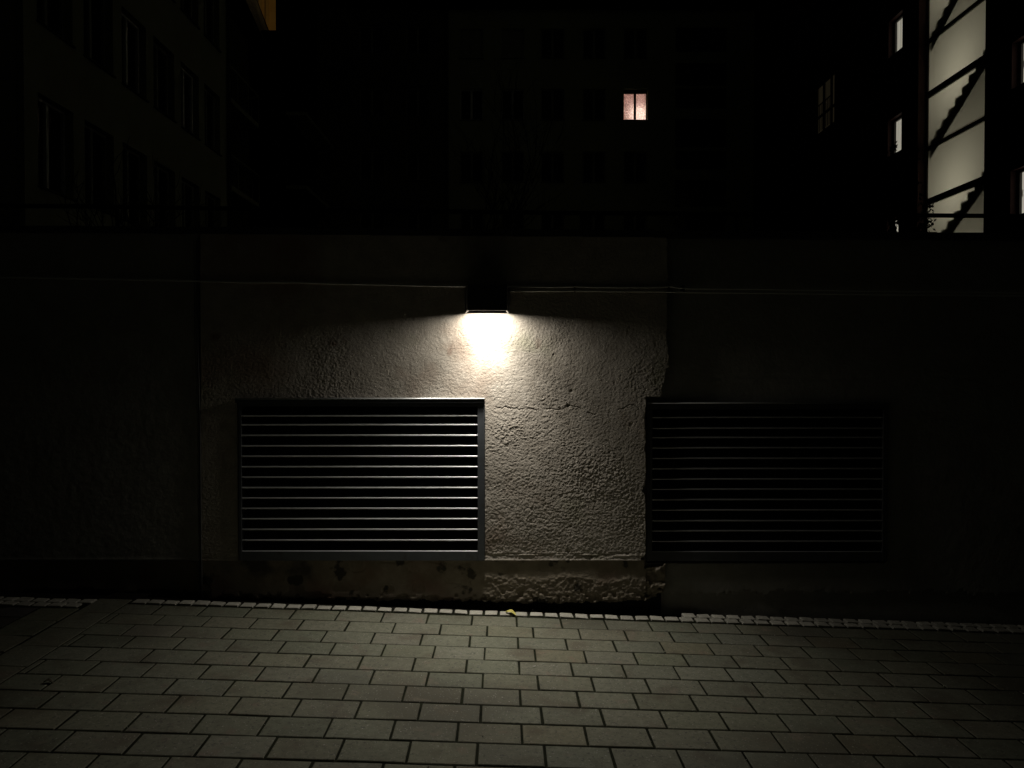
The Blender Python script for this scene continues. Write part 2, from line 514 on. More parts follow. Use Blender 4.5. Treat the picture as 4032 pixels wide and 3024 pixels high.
def m_mid(X, Z):
    jx = (fbm(X * 30, Z * 30, 40, 3) - .5) * .022
    e = inside(midpoly, X + np.where(X > .5, jx, 0), Z)
    e &= Z < topz(X)
    e &= ~((X > V1[0]) & (X < V1[1]) & (Z < V1[2] + .002))
    return e


relief('plaster', PX(790, D), PX(2640, D), ZB, topz(-2) + .01, .0038, D, h_mid, m_mid, D + .13, M['plaster'], wall)


def h_left(X, Z): return stucco(X, Z, 8) * .35 + (fbm(X * 30, Z * 34, 18, 3) - .5) * .004 + np.exp(-((Z - ZB) / .010) ** 2) * .006 + (np.exp(-((X - PX(772, DL)) / .03) ** 2)) * .004
relief('plaster', -6.5, PX(781, DL), ZB, topz(-5), .011, DL, h_left, lambda X, Z: Z < topz(X), DL + .12, M['plaster_old'], wall)
VR = (PX(2550, DR), PX(3498, DR), PZ(1590, DR), PZ(2212, DR))
def h_right(X, Z): return (fbm(X * 2, Z * 2, 3, 3) - .5) * .012 + (fbm(X * 40, Z * 40, 4, 3) - .5) * .003 - np.where(np.abs(Z - PZ(1488, DR) - (fbm(X * 3, X * 0, 8, 3) - .5) * .05) < .004, .004, 0)
relief('plaster', PX(2500, DR), 6.5, PZ(2345, DR), topz(2), .014, DR, h_right,
       lambda X, Z: (Z < topz(X)) & ~((X > VR[0] - .0) & (X < VR[1]) & (Z < VR[2]) & (Z > VR[3])) & (Z > PZ(2335, DR) + (fbm(X * 12, X * 0 + 4, 19, 4) - .5) * .07),
       DR + .10, M['plaster_old'], wall)

# plinth below the plaster: smooth brown left, rough and broken right
DP = D + .005
XP0, XP1, XE = PX(790, DP), PX(1906, DP), PX(2624, DP)
ZP = ZB + .004
def zlow(X):
    base = np.interp(X, [PX(790, D), PX(1200, D), PX(1878, D), PX(2100, D), PX(2400, D), PX(2560, D), PX(2624, D)],
                     [PZ(2352, D), PZ(2362, D), PZ(2369, D), PZ(2376, D), PZ(2371, D), PZ(2364, D), PZ(2330, D)])
    return base + (fbm(X * 26, X * 0 + 2, 33, 4) - .5) * .030
def h_pl(X, Z):
    right = np.clip((X - XP1 + .06) / .08, 0, 1)
    t = Z - zlow(X)
    h = (fbm(X * 3, Z * 3, 12, 3) - .5) * .006
    zr = PZ(2268, D) + (fbm(X * 6, X * 0, 15, 3) - .5) * .10           # skim coat ends, rough render starts
    s = np.clip((zr - Z) / .03, 0, 1) * right
    h = h + s * ((1 - np.abs(2 * fbm(X * 18, Z * 30, 13, 3) - 1) * 2) * .0022 + (fbm(X * 60, Z * 70, 14, 3) - .5) * .0075 + .0015)
    pits = np.clip((vnoise(X * 30, Z * 42, 24) - .60) * 5, 0, 1) * np.clip(1.15 - t / (.045 + .05 * right), 0, 1)
    h = h - pits * .022
    patch = np.clip((vnoise(X * 9, Z * 14, 29) - .62) * 12, 0, 1) * (1 - right)
    h = h - patch * .004
    flake = np.clip(1 - np.hypot((X - PX(1625, D)) / .055, (Z - PZ(2232, D)) / .05), 0, 1)
    h = h - np.clip(flake * 6, 0, 1) * .004 * vnoise(X * 40, Z * 40, 71)
    h = h - np.exp(-(t / .008) ** 2) * .006
    # the knocked out corner
    cx, cz = pt(2590, 2290)
    k = ((X > PX(2548, D)))
    h = np.where(k, h - .012 + (fbm(X * 25, Z * 25, 44, 3) - .5) * .05, h)
    hx, hz = pt(2566, 2235)
    return h
def m_pl(X, Z):
    e = (Z > zlow(X)) & (X < XE + (fbm(Z * 25, Z * 0, 9, 3) - .5) * .02)
    hole = (X > PX(2541, D)) & (X < PX(2618, D)) & (Z > PZ(2216 + 22, D) + (X - PX(2541, D)) * .10) & (Z < PZ(2205, D))
    c2 = (X > PX(2541, D)) & (Z > PZ(2222, D))
    return e & ~hole & ~c2
relief('plinth', XP0, XE + .02, PZ(2390, D), ZP, .0052, DP, h_pl, m_pl, D + .12, M['plinth'], wall)
relief('plinth', -6.5, PX(782, DP), PZ(2350, D), ZB - .002, .014, DL + .010,
       lambda X, Z: (fbm(X * 8, Z * 8, 52, 4) - .5) * .012,
       lambda X, Z: Z > PZ(2330, D) + .04 * (X + 4) * 0 + (fbm(X * 8, X * 0, 3, 3) - .5) * .05, DL + .12, M['plinth_smooth'], wall)
# near-black recessed base behind the gap
mb = MB()
mb.box(-6.5, PX(2610, D), D + .035, D + .40, -.5, PZ(2290, D))
mb.build('base_course', M['tar'], wall)
mb = MB(); mb.box(PX(2610, D) + .001, 6.5, DR + .012, DR + .42, -.8, PZ(2300, DR))
mb.build('base_course', M['plaster_old'], wall)
# masonry core (fills the depth behind panels; leaves pockets behind the grilles)
mb = MB()
mb.box(-6.5, V1[0] - .06, D + .122, D + .60, -.4, topz(-4))
mb.box(V1[0] - .059, V1[1] + .10, D + .122, D + .60, V1[2] + .06, topz(0))
mb.box(V1[0] - .059, V1[1] + .10, D + .30, D + .60, V1[3] - .2, V1[2] + .059)
mb.box(V1[1] + .101, PX(2500, D), D + .123, D + .60, -.4, topz(0))
mb.box(PX(2500, D) + .001, 6.5, DR + .25, DR + .60, -.4, topz(2))
mb.build('core', M['tar'], wall)
mb = MB()
n = 26
for i in range(n):
    x0 = -6.5 + 13.0 * i / n; x1 = -6.5 + 13.0 * (i + 1) / n - .002
    z = topz((x0 + x1) / 2)
    mb.box(x0, x1, D - .012, D + .62, z - .045, z + .003)
mb.build('coping', M['coping'], wall)
# expansion joint cover
vj = MB()
jx = PX(785, D)
pts = [(PX(778, D), PZ(905 + 40, D)), (PX(779, D), PZ(1340, D)), (PX(783, D), PZ(1500, D)), (PX(787, D), PZ(1700, D)), (PX(788, D), PZ(2200, D)), (PX(789, D), PZ(2240, D)), (PX(788, D), PZ(2350, D))]
vj.tube([(x, D - .002, z) for x, z in pts], .0055, 8)
vj.tube([(x - .020, D + .004, z) for x, z in pts], .004, 6)
vo = vj.build('vertical_pipe', M['pipe'], smooth=True)
tag(vo, 'thin grey vertical pipe running down the wall left of the brightly lit grille', 'pipe')


# ------------------------------------------------------------------ ventilation grilles
def grille(label, px0, px1, py0, py1, ix0, ix1, iy0, iy1, Yf, lips, fm, sm, top_ext=0, slat_y=None):
    g = thing('ventilation_grille', label, 'grille', 'louvred grilles in the retaining wall')
    X0, X1, Z1, Z0 = PX(px0, Yf), PX(px1, Yf), PZ(py0, Yf), PZ(py1, Yf)
    A0, A1, B1, B0 = PX(ix0, Yf), PX(ix1, Yf), PZ(iy0, Yf), PZ(iy1, Yf)
    d = .11
    f = MB()
    f.box(X0 - top_ext, X1, Yf - .012, Yf + d, B1 + (Z1 - B1) * .45, Z1)       # projecting head with drip edge
    f.box(X0, X1, Yf, Yf + d, B1, B1 + (Z1 - B1) * .449)
    f.box(X0, A0, Yf + .0, Yf + d, Z0, B1 - .0005)
    f.box(A1, X1, Yf + .0, Yf + d, Z0, B1 - .0005)
    f.box(A0 + .0005, A1 - .0005, Yf + .001, Yf + d, Z0, B0)
    f.build('frame', fm, g, bevel=.002)
    hs = MB(); hs.tube([(X0 - top_ext, Yf - .013, Z1 - .001), (X1 + .001, Yf - .013, Z1 - .001)], .0055, 12); hs.build('head_glint', sm, g, smooth=True)  # pale bar added to stand in for the glint on the head's edge
    ys = slat_y if slat_y is not None else Yf + .002
    for i, py in enumerate(lips):
        z = PZ(py, ys)
        s = MB()
        last = (i == len(lips) - 1)
        k = [0, .0035, .007]
        # lip: rounded nose + short drop, then blade sloping up and back
        wob = [(A0 + .001, 0), (A0 + (A1 - A0) * .5, rng.uniform(-.0008, .0012)), (A1 - .001, 0)]
        r_ = .0036
        prof = [(ys + .014, r_)] + [(ys + r_ - r_ * math.sin(t_), r_ * math.cos(t_)) for t_ in [i_ * math.pi / 10 for i_ in range(0, 9)]] + [(ys + .0042, -.0065), (ys + .0055, -.0065), (ys + .0060, -.004), (ys + .014, -.004)]
        nA = len(s.v)
        cols = []
        for (x, dz) in wob:
            cols.append(len(s.v))
            for (yy, zz) in prof: s.v.append((x, yy, z + zz + dz))
        kk = len(prof)
        for c in range(len(cols) - 1):
            for j in range(kk):
                j2 = (j + 1) % kk
                s.f.append((cols[c] + j, cols[c + 1] + j, cols[c + 1] + j2, cols[c] + j2))
        s.f.append(tuple(cols[0] + j for j in range(kk))); s.f.append(tuple(cols[-1] + j for j in range(kk))[::-1])
        so = s.build('slat', sm, g, smooth=False)
        b = MB()
        b.prism([(ys + .0145, z + .0035), (ys + .0145, z + .0005), (ys + .085, z + .050), (ys + .085, z + .053)], 'x', A0 + .001, A1 - .001)
        b.build('blade', M['blade'], so)
    bk = MB(); bk.box(X0, X1, Yf + d + .001, Yf + d + .012, Z0 + .002, Z1 - .002)
    bk.build('backing', M['black'], g)
    return g


LIPS = [1637, 1672.5, 1714, 1755.5, 1796.5, 1838, 1879, 1920, 1961, 2002, 2043, 2084.5, 2127, 2171]
grille('wide steel louvre grille lit bright by the wall lamp above it', 937, 1908, 1569, 2208, 948, 1880, 1600, 2172, D - .014, LIPS, M['alu'], M['slat'], top_ext=.018, slat_y=D - .010)
LIPS2 = [1643, 1686, 1722, 1763, 1804, 1845, 1886, 1926, 1967, 2008, 2050, 2090, 2131, 2173]
grille('wide steel louvre grille in shadow at the right where the wall steps back', 2547, 3500, 1586, 2210, 2570, 3480, 1612, 2174, DR - .018, LIPS2, M['grille_dark'], M['slat_shade'], slat_y=DR - .016)

# ------------------------------------------------------------------ wall lamp
lamp = thing('wall_lamp', 'dark box wall lamp shining down the plaster above the grille', 'lamp')
lx0, lx1 = PX(1832, D - .01), PX(2003, D - .01)
YF = D - .25
fx0, fx1 = PX(1841, YF), PX(1997, YF)
zt, zb = PZ(1136, D), PZ(1231, D)
b = MB()
T_ = .004
zbk = zb
def trap(z, i=0.0): return [(lx0 + i, D - .004, z), (lx1 - i, D - .004, z), (fx1 - i, YF + i, z), (fx0 + i, YF + i, z)]
o_, i_ = trap(zbk), trap(zbk, .006)
ot, it = trap(zt), trap(zt - .012, .006)
for k in range(4):
    k2 = (k + 1) % 4
    b.quad(o_[k], o_[k2], ot[k2], ot[k]); b.quad(i_[k2], i_[k], it[k], it[k2]); b.quad(o_[k2], o_[k], i_[k], i_[k2])
b.poly(ot); b.poly(it[::-1])
b.build('housing', M['lamp_body'], lamp)
b = MB()
r1, r2 = trap(zbk - .0003, -.001), trap(zbk - .0003, .009)
r3, r4 = trap(zbk - .005, -.001), trap(zbk - .005, .009)
for k in range(4):
    k2 = (k + 1) % 4
    b.quad(r1[k], r1[k2], r2[k2], r2[k]); b.quad(r3[k2], r3[k], r4[k], r4[k2]); b.quad(r1[k2], r1[k], r3[k], r3[k2]); b.quad(r2[k], r2[k2], r4[k2], r4[k])
b.build('rim', M['lamp_rim'], lamp)
gl = trap(zbk + .0135, .0065)
b = MB(); b.poly(gl)
b.build('diffuser', M['glass_lamp'], lamp)
for sx, xx in ((-1, lx0 - .004), (1, lx1 + .001)):
    b = MB(); b.box(xx, xx + .003, D - .03, D - .004, zb + .005, zt - .04); b.build('side_flange', M['lamp_rim'], lamp)
    b = MB(); b.tube([(xx - .004, D - .018, zb + .040), (xx + .007, D - .018, zb + .040)], .004, 8); b.build('screw', M['lamp_rim'], lamp)
ld = bpy.data.lights.new('lamp_light', 'AREA'); ld.shape = 'RECTANGLE'; ld.size = .235; ld.size_y = .15
ld.energy = LAMP_W; ld.color = (1.0, .94, .84)
lo = bpy.data.objects.new('lamp_light', ld); col.objects.link(lo); lo.parent = lamp
lo.location = ((lx0 + lx1) / 2, D - .145, zbk + .012); lo.rotation_euler = (math.radians(-0), 0, 0)


ld2 = bpy.data.lights.new('lamp_beam', 'AREA'); ld2.shape = 'RECTANGLE'; ld2.size = .20; ld2.size_y = .12
ld2.energy = LAMP_W2; ld2.color = (1.0, .945, .855); ld2.spread = math.radians(102)
lo2 = bpy.data.objects.new('lamp_beam', ld2); col.objects.link(lo2); lo2.parent = lamp
lo2.location = ((lx0 + lx1) / 2, D - .150, zbk + .0105); lo2.rotation_euler = (math.radians(-19), 0, 0)


# ------------------------------------------------------------------ cables along the wall
def cable(label, pts, r, name='wall_cable'):
    m = MB(); m.tube(pts, r, 10)
    o = m.build(name, M['cable'], smooth=True); tag(o, label, 'cable')
    # clips
    return o
def cpts(pp, Y): return [P(px, py, Y if px < 2632 else Y) for px, py in pp]
Yc = D - .016
Lp = [(-1400, 1080), (100, 1094), (600, 1103), (1000, 1113), (1060, 1112), (1150, 1112), (1300, 1117), (1500, 1121), (1640, 1124.5), (1840, 1128), (1990, 1129)]
cable('single grey cable running left from the wall lamp along the wall', cpts(Lp, Yc), .0075)
U = [(1985, 1129), (2200, 1131), (2262, 1128.5), (2320, 1131), (2500, 1132), (2600, 1132), (2640, 1128), (2668, 1133), (2700, 1136), (3000, 1139), (3500, 1147), (5600, 1172)]
cable('upper of two grey cables running right from the wall lamp', cpts(U, Yc), .0070)
Lw = [(1985, 1146), (2200, 1146.5), (2262, 1145), (2400, 1147.5), (2600, 1148.5), (2650, 1150), (2700, 1151), (3000, 1154), (3500, 1160), (5600, 1184)]
cable('lower of two grey cables running right from the wall lamp', cpts(Lw, Yc), .0070)
cj = MB()
for px in (2262, 2632, 2680):
    q = P(px, 1138, D); cj.box(q.x - .007, q.x + .007, D - .024, D + .1, q.z - .028, q.z + .028)
cjo = cj.build('cable_clip', M['lamp_body'])
tag(cjo, 'small dark clips holding the two cables to the wall', 'clip')
# split clips into individual things
bpy.data.objects.remove(cjo)
for px, lb in ((2262, 'small dark clip holding both cables midway between lamp and wall corner'), (2632, 'small dark clip on the two cables at the corner where the wall steps back'), (2690, 'small dark clip on the two cables just past the wall corner')):
    q = P(px, 1138, D); m = MB(); m.box(q.x - .006, q.x + .006, D - .022, D + .002 if px < 2640 else DR + .01, q.z - .026, q.z + .026)
    tag(m.build('cable_clip', M['lamp_body'], bevel=.002), lb, 'clip', 'cable clips on the wall')

# ------------------------------------------------------------------ leaves, grit
def curled_leaf(label, cpx, cpy, Yd, L, W, rz, material, curl, lift):
    c = P(cpx, cpy, Yd)
    m = MB(); nu, nv_ = 14, 6
    for i in range(nu + 1):
        t = i / nu
        w = W * math.sin(math.pi * min(1, t * .97 + .02)) ** .7
        for j in range(nv_ + 1):
            s_ = j / nv_ * 2 - 1
            x = (t - .5) * L; y = s_ * w * .5
            z = curl * math.sin(t * math.pi * 1.25 + .35) + abs(s_) ** 2 * W * .30 * (1 - t * .6) + .003 * math.sin(9 * t + 4 * s_)
            cz, sz = math.cos(rz), math.sin(rz)
            m.v.append((c.x + x * cz - y * sz, c.y + x * sz + y * cz, c.z + lift + z))
    for i in range(nu):
        for j in range(nv_):
            a = i * (nv_ + 1) + j
            m.f.append((a, a + 1, a + nv_ + 2, a + nv_ + 1))
    base = m.v[-4]
    m.tube([m.v[-4], (base[0] + .012, base[1] + .01, base[2] + .008), (base[0] + .02, base[1] + .02, base[2] + .014)], [.0012, .001, .0008], 5)
    o = m.build('fallen_leaf', material, smooth=True)
    sd = o.modifiers.new('thick', 'SOLIDIFY'); sd.thickness = .0008
    tag(o, label, 'leaf')
    return o
curled_leaf('curled yellow leaf lying on the pale granite setts below the lamp', 2016, 2421, 5.27, .088, .045, -.25, M['leaf_y'], .014, .004)
lf = P(193, 2688, 1); k_ = 1
def ground_at(px, py):
    d = P(px, py, 1.0) - Vector((0, 0, CAMZ)); t = 1.0
    for _ in range(40):
        q = Vector((0, 0, CAMZ)) + d * t
        t *= (CAMZ - gz(q.x, q.y)) / (CAMZ - q.z)
    return Vector((0, 0, CAMZ)) + d * t
q = ground_at(196, 2690)
curled_leaf('dark shrivelled leaf lying on the pavement at the far left', 196, 2690, q.y, .055, .025, .3, M['leaf_b'], .012, .002)
q = ground_at(2104, 2626)
m = MB(); m.poly([(q.x + .009 * math.cos(a) * (1 + .3 * math.sin(3 * a)), q.y + .006 * math.sin(a), q.z + .004 + .002 * math.cos(a)) for a in [i * .7 for i in range(9)]])
o = m.build('paper_scrap', M['granite']) ; o.data.color_attributes.new('tint', 'FLOAT_COLOR', 'POINT').data.foreach_set('color', [1.0] * (4 * len(o.data.vertices)))
sd = o.modifiers.new('thick', 'SOLIDIFY'); sd.thickness = .001
tag(o, 'tiny pale scrap lying on a paver in front of the wall', 'scrap')
m = MB(); tt = []
for i in range(150):
    px, py = rng.uniform(300, 3900), 2400 + 620 * rng.random() ** 1.2
    q = ground_at(px, py) if i > 12 else ground_at([1495, 2618, 733, 2762, 1907, 1687, 1480, 2220, 2230, 3300, 3050, 2920, 1900][i], [2434, 2565, 2392, 2500, 2977, 3020, 2753, 2556, 2370 + 70, 2480, 2502, 2487, 2900][i])
    r_ = rng.uniform(.0012, .0026) if i > 12 else .0042
    n = len(m.v)
    for a in range(5): m.v.append((q.x + r_ * math.cos(a * 1.257) * rng.uniform(.7, 1.3), q.y + r_ * math.sin(a * 1.257) * rng.uniform(.7, 1.3), q.z))
    m.v.append((q.x, q.y, q.z + r_ * 1.3))
    for a in range(5): m.f.append((n + a, n + (a + 1) % 5, n + 5))
o = m.build('grit', M['granite'], tints=[(1, 1, 1, 1)] * len(m.v)); tag(o, 'pale grit scattered over the pavement', 'grit', kind='stuff')


# ------------------------------------------------------------------ the courtyard above
mb = MB(); mb.quad((-40, D + .6, ZTOP - .06), (40, D + .6, ZTOP - .06), (40, 90, ZTOP - .06), (-40, 90, ZTOP - .06))
g = mb.build('courtyard_ground', M['soil']); tag(g, kind='structure'); g['label'] = 'dark courtyard ground behind the retaining wall'

rail = thing('railing', 'low black railing on posts along the top of the retaining wall', 'railing')
Yr = D + .28
m = MB(); m.tube([P(-500, 808, Yr), P(300, 812, Yr), P(1100, 824, Yr), P(2200, 838, Yr), P(3100, 844, Yr), P(3870, 850, Yr), P(4500, 856, Yr)], .0165, 8)
m.build('handrail', M['rail'], rail, smooth=True)
for px in (-180, 462, 527, 1100, 1690, 2290, 2900, 3590, 4150):
    q = P(px, 822 if px < 1500 else 842, Yr)
    m = MB(); m.box(q.x - .012, q.x + .012, Yr - .008, Yr + .008, topz(q.x) + .002, q.z - .005)
    m.build('post', M['rail'], rail)


def facade(name, parent, material, axis, c, u0, u1, z0, z1, holes, depth, sign, reveal_mat=None):
    """wall plane with real openings. axis 'y': plane y=c spanned by x ; axis 'x': plane x=c spanned by y.
    sign: direction (towards inside) along the plane normal axis in which reveals run."""
    us = sorted(set([u0, u1] + [h[0] for h in holes] + [h[1] for h in holes]))
    zs = sorted(set([z0, z1] + [h[2] for h in holes] + [h[3] for h in holes]))
    pt_ = (lambda u, z, d=0: (u, c + sign * d, z)) if axis == 'y' else (lambda u, z, d=0: (c + sign * d, u, z))
    m = MB()
    for a, b in zip(us[:-1], us[1:]):
        for e, f in zip(zs[:-1], zs[1:]):
            mu, mz = (a + b) / 2, (e + f) / 2
            if any(h[0] < mu < h[1] and h[2] < mz < h[3] for h in holes): continue
            m.quad(pt_(a, e), pt_(b, e), pt_(b, f), pt_(a, f))
    # ends and body behind
    m.quad(pt_(u0, z0), pt_(u0, z1), pt_(u0, z1, 8), pt_(u0, z0, 8)); m.quad(pt_(u1, z0), pt_(u1, z1), pt_(u1, z1, 8), pt_(u1, z0, 8))
    m.quad(pt_(u0, z1), pt_(u1, z1), pt_(u1, z1, 8), pt_(u0, z1, 8)); m.quad(pt_(u0, z0, 8), pt_(u1, z0, 8), pt_(u1, z1, 8), pt_(u0, z1, 8))
    w = m.build('wall', material, parent)
    w['_'] = 0; del w['_']
    return w, pt_


def bx(axis, c, sign, m, a, b, d0, d1, e, f):
    y0, y1 = sorted((c + sign * d0, c + sign * d1))
    if axis == 'y': m.box(a, b, y0, y1, e, f)
    else: m.box(y0, y1, a, b, e, f)


def reveal(axis, c, sign, h, depth, material, parent):
    a, b, e, f = h[:4]
    pt_ = (lambda u, z, d=0: (u, c + sign * d, z)) if axis == 'y' else (lambda u, z, d=0: (c + sign * d, u, z))
    r = MB(); t = .02
    o = [pt_(a, e), pt_(b, e), pt_(b, f), pt_(a, f)]; i = [pt_(a, e, depth), pt_(b, e, depth), pt_(b, f, depth), pt_(a, f, depth)]
    r.v = o + i; r.f = [(k, (k + 1) % 4, 4 + (k + 1) % 4, 4 + k) for k in range(4)]
    return r.build('reveal', material, parent)


def window(parent, axis, c, sign, h, depth, nm=1, transoms=(), fm='frame_w', pm='pane', fr=.06, sill=True, sillm=None, blind=None, rm=None):
    a, b, e, f = h[:4]
    m = MB()
    d0, d1 = depth - .06, depth
    if nm >= 0:
        bx(axis, c, sign, m, a, a + fr, d0, d1, e, f); bx(axis, c, sign, m, b - fr, b, d0, d1, e, f)
        bx(axis, c, sign, m, a + fr, b - fr, d0, d1, e, e + fr); bx(axis, c, sign, m, a + fr, b - fr, d0, d1, f - fr, f)
        for i in range(nm):
            u = a + (b - a) * (i + 1) / (nm + 1)
            bx(axis, c, sign, m, u - fr * .8, u + fr * .8, d0 + .004, d1, e + fr, f - fr)
        for t in transoms:
            z = e + (f - e) * t; bx(axis, c, sign, m, a + fr, b - fr, d0 + .006, d1 - .001, z - fr * .6, z + fr * .6)
    if nm < 0: bx(axis, c, sign, m, a, b, depth + .10, depth + .11, e - .02, e)
    w = m.build('window', M[fm], parent)
    reveal(axis, c, sign, h, depth + .08, M[rm] if rm else [ch for ch in parent.children if ch.name.startswith('wall')][0].data.materials[0], w)
    p = MB(); bx(axis, c, sign, p, a + .001, b - .001, d1 + .003, d1 + .012, e + .001, f - .001)
    if pm: p.build('pane', M[pm] if isinstance(pm, str) else pm, w)
    if sill:
        s = MB(); bx(axis, c, sign, s, a - .03, b + .03, -.05, depth - .062, e - .03, e - .001); s.build('sill', M[sillm or 'facade_bd'], w)
    return w


ST = 2.90
# ---- left building (side wall, olive) -------------------------------------------------
XL = -8.2
LB = thing('apartment_building', 'olive rendered apartment block receding on the left with tall dark windows', 'building', 'buildings round the courtyard')
holes = []
zs0 = PZ(572, 20.64) if False else CAMZ + 6.05
for ci, ys in enumerate([13.38, 14.84, 16.28, 17.72, 19.18, 20.64]):
    for k in range(-1, 3):
        z0 = CAMZ + 6.05 + k * ST - 0.0
        if k == -1: z0 = CAMZ + 3.2
        holes.append((ys, ys + 1.08, z0, z0 + 1.62 if k >= 0 else z0 + 1.62))
big = []
w_, _p = facade('wall', LB, M['facade_l'], 'x', XL, 13.0, 22.4, ZTOP - .1, CAMZ + 15.5, holes, .30, -1)
for h in holes:
    window(LB, 'x', XL, -1, h, .22, 1, fm='frame_d' if h in big else ('frame_w' if rng.random() < .55 else 'shutter'), pm='pane', fr=.05)
m = MB(); m.box(XL - 8, XL + .25, 12.8, 22.6, CAMZ + 15.5, CAMZ + 15.8); m.build('roof', M['roof'], LB)
m = MB(); m.tube([(XL + .07, 22.25, ZTOP - .1), (XL + .07, 22.25, CAMZ + 15.4)], .05, 8); m.build('downpipe', M['frame_d'], LB)

LN = thing('apartment_building', 'near dark building end cut off at the left edge behind the railing', 'building', 'buildings round the courtyard')
hn = [(9.3, 10.3, CAMZ + 2.4, CAMZ + 4.0), (9.3, 10.3, CAMZ + 5.2, CAMZ + 6.8), (11.2, 12.2, CAMZ + 2.4, CAMZ + 4.0), (11.2, 12.2, CAMZ + 5.2, CAMZ + 6.8)]
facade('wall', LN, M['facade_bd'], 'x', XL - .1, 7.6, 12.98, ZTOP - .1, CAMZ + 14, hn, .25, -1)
for h in hn: window(LN, 'x', XL - .1, -1, h, .2, 1, fm='frame_d')

# ---- middle left building with balconies ------------------------------------------------
XM = -10.2
MLB = thing('apartment_building', 'dark block with stacked balconies seen between the olive block and the back building', 'building', 'buildings round the courtyard')
ZR = CAMZ + 13.1
hm = [(24.4, 25.6, CAMZ + 3.3 + k * ST, CAMZ + 5.4 + k * ST) for k in range(0, 3)] + [(27.0, 28.2, CAMZ + 3.3 + k * ST, CAMZ + 5.4 + k * ST) for k in range(0, 3)]
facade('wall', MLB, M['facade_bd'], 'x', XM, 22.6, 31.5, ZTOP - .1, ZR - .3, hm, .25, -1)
for h in hm: window(MLB, 'x', XM, -1, h, .2, 1, fm='frame_d', sill=False)
for k in range(3):
    z = CAMZ + 3.05 + k * ST + .2
    bmb = MB()
    pr = [(XM, 24.0), (XM + .55, 24.3), (XM + .9, 25.2), (XM + .9, 28.4), (XM, 28.8)]
    n = len(bmb.v)
    for zz in (z - .16, z): bmb.v += [(x, y, zz) for x, y in pr]
    bmb.f += [tuple(range(5)), tuple(range(9, 4, -1))] + [(i, i + 5, (i + 1) % 5 + 5, (i + 1) % 5) for i in range(5)]
    bo = bmb.build('balcony', M['facade_b'], MLB)
    rb = MB(); rb.tube([(x, y, z + 1.0) for x, y in pr], .03, 6)
    for i in range(4):
        for t in (0, .33, .66):
            x = pr[i][0] * (1 - t) + pr[i + 1][0] * t; y = pr[i][1] * (1 - t) + pr[i + 1][1] * t
            rb.tube([(x, y, z), (x, y, z + 1.0)], .012, 5)
    rb.build('balcony_rail', M['facade_b'], bo)
Ym = 29.8
rm = MB()
A, B_ = P(1063, 138, Ym + 2.2), P(985, -70, Ym + 2.2)
A2, B2 = P(1047, 175, Ym), P(935, -70, Ym)
rm.poly([A2, A, B_, B2]); rm.poly([p + Vector((0, .15, 0)) for p in (A2, A, B_, B2)][::-1])
rm.quad(A, B_, B_ + Vector((0, .15, 0)), A + Vector((0, .15, 0))); rm.quad(A2, B2, B2 + Vector((0, .15, 0)), A2 + Vector((0, .15, 0)))
rm.build('roof', M['roof_grey'], MLB)
rm = MB(); A3, B3 = P(1046, 176, Ym + .1), P(936, -70, Ym + .1); E3, G3 = P(840, -70, Ym + .1), P(840, 176, Ym + .1)
rm.poly([A3, B3, E3, G3]); rm.poly([p + Vector((0, .15, 0)) for p in (A3, B3, E3, G3)][::-1]); rm.quad(A3, B3, B3 + Vector((0, .15, 0)), A3 + Vector((0, .15, 0)))
rm.build('gable', M['roof'], MLB)
vg = MB()
C1, C2 = P(1053, 140, Ym + 2.1), P(972, -70, Ym + 2.1)
D1, D2 = P(1064, 138, Ym + 2.1), P(983, -70, Ym + 2.1)
vg.poly([C1, D1, D2, C2]); vg.poly([p + Vector((0, .15, 0)) for p in (C1, D1, D2, C2)][::-1]); vg.quad(D1, D2, D2 + Vector((0, .15, 0)), D1 + Vector((0, .15, 0))); vg.quad(C1, C2, C2 + Vector((0, .15, 0)), C1 + Vector((0, .15, 0)))
vg.build('verge_board', M['roof'], MLB)
pb = MB(); q = P(1100, 137, Ym + .6); q0 = P(900, 175, Ym + .6)
pb.box(q0.x - 4, q.x + .2, Ym + .2, Ym + .7, ZTOP - .1, q.z); pb.build('parapet', M['roof'], MLB)

# ---- back building ------------------------------------------------------------------------
YB = 35.6
BB = thing('apartment_building', 'wide olive apartment block across the back of the courtyard with one lit pink window', 'building', 'buildings round the courtyard')
colsx = [(1812, 1903), (1974, 2064), (2129, 2221), (2292, 2382), (2452, 2546)]
rows = [(112, 230), (350, 472), (596, 718), (838, 960)]
holes = []; info = []
for ri, (a, b) in enumerate(rows):
    for ci, (c, d) in enumerate(colsx):
        h = (PX(c, YB), PX(d, YB), PZ(b, YB), PZ(a, YB)); holes.append(h); info.append((ri, ci))
tri = [(109, 205), (249, 338), (349, 427), (469, 580), (595, 668), (710, 815), (838, 930)]
for (a, b) in tri:
    holes.append((PX(2655, YB), PX(2857, YB), PZ(b, YB), PZ(a, YB))); info.append((9, 9))
xl = PX(1757, YB)
facade('wall', BB, M['facade_b'], 'y', YB, xl, 13.5, ZTOP - .1, PZ(38, YB), holes, .22, 1)
for h, (ri, ci) in zip(holes, info):
    if (ri, ci) == (1, 4): continue
    if ri == 9:
        window(BB, 'y', YB, 1, h, .18, 2, fm='facade_bd', sill=False, fr=.07)
    elif ri == 0 and ci < 2:
        window(BB, 'y', YB, 1, h, .10, 1, fm='shutter', pm='shutter', fr=.05)
    else:
        window(BB, 'y', YB, 1, h, .16, 1, fm='frame_w' if (ri == 1 and ci < 2) else 'shutter', fr=.06)
h = holes[info.index((1, 4))]
w = window(BB, 'y', YB, 1, h, .16, -1, pm=None, sill=True)
m = MB()
xa, xb, xc, xd = PX(2455, YB), PX(2494, YB), PX(2503, YB), PX(2542, YB); zt_, zb_ = PZ(366, YB), PZ(474, YB)
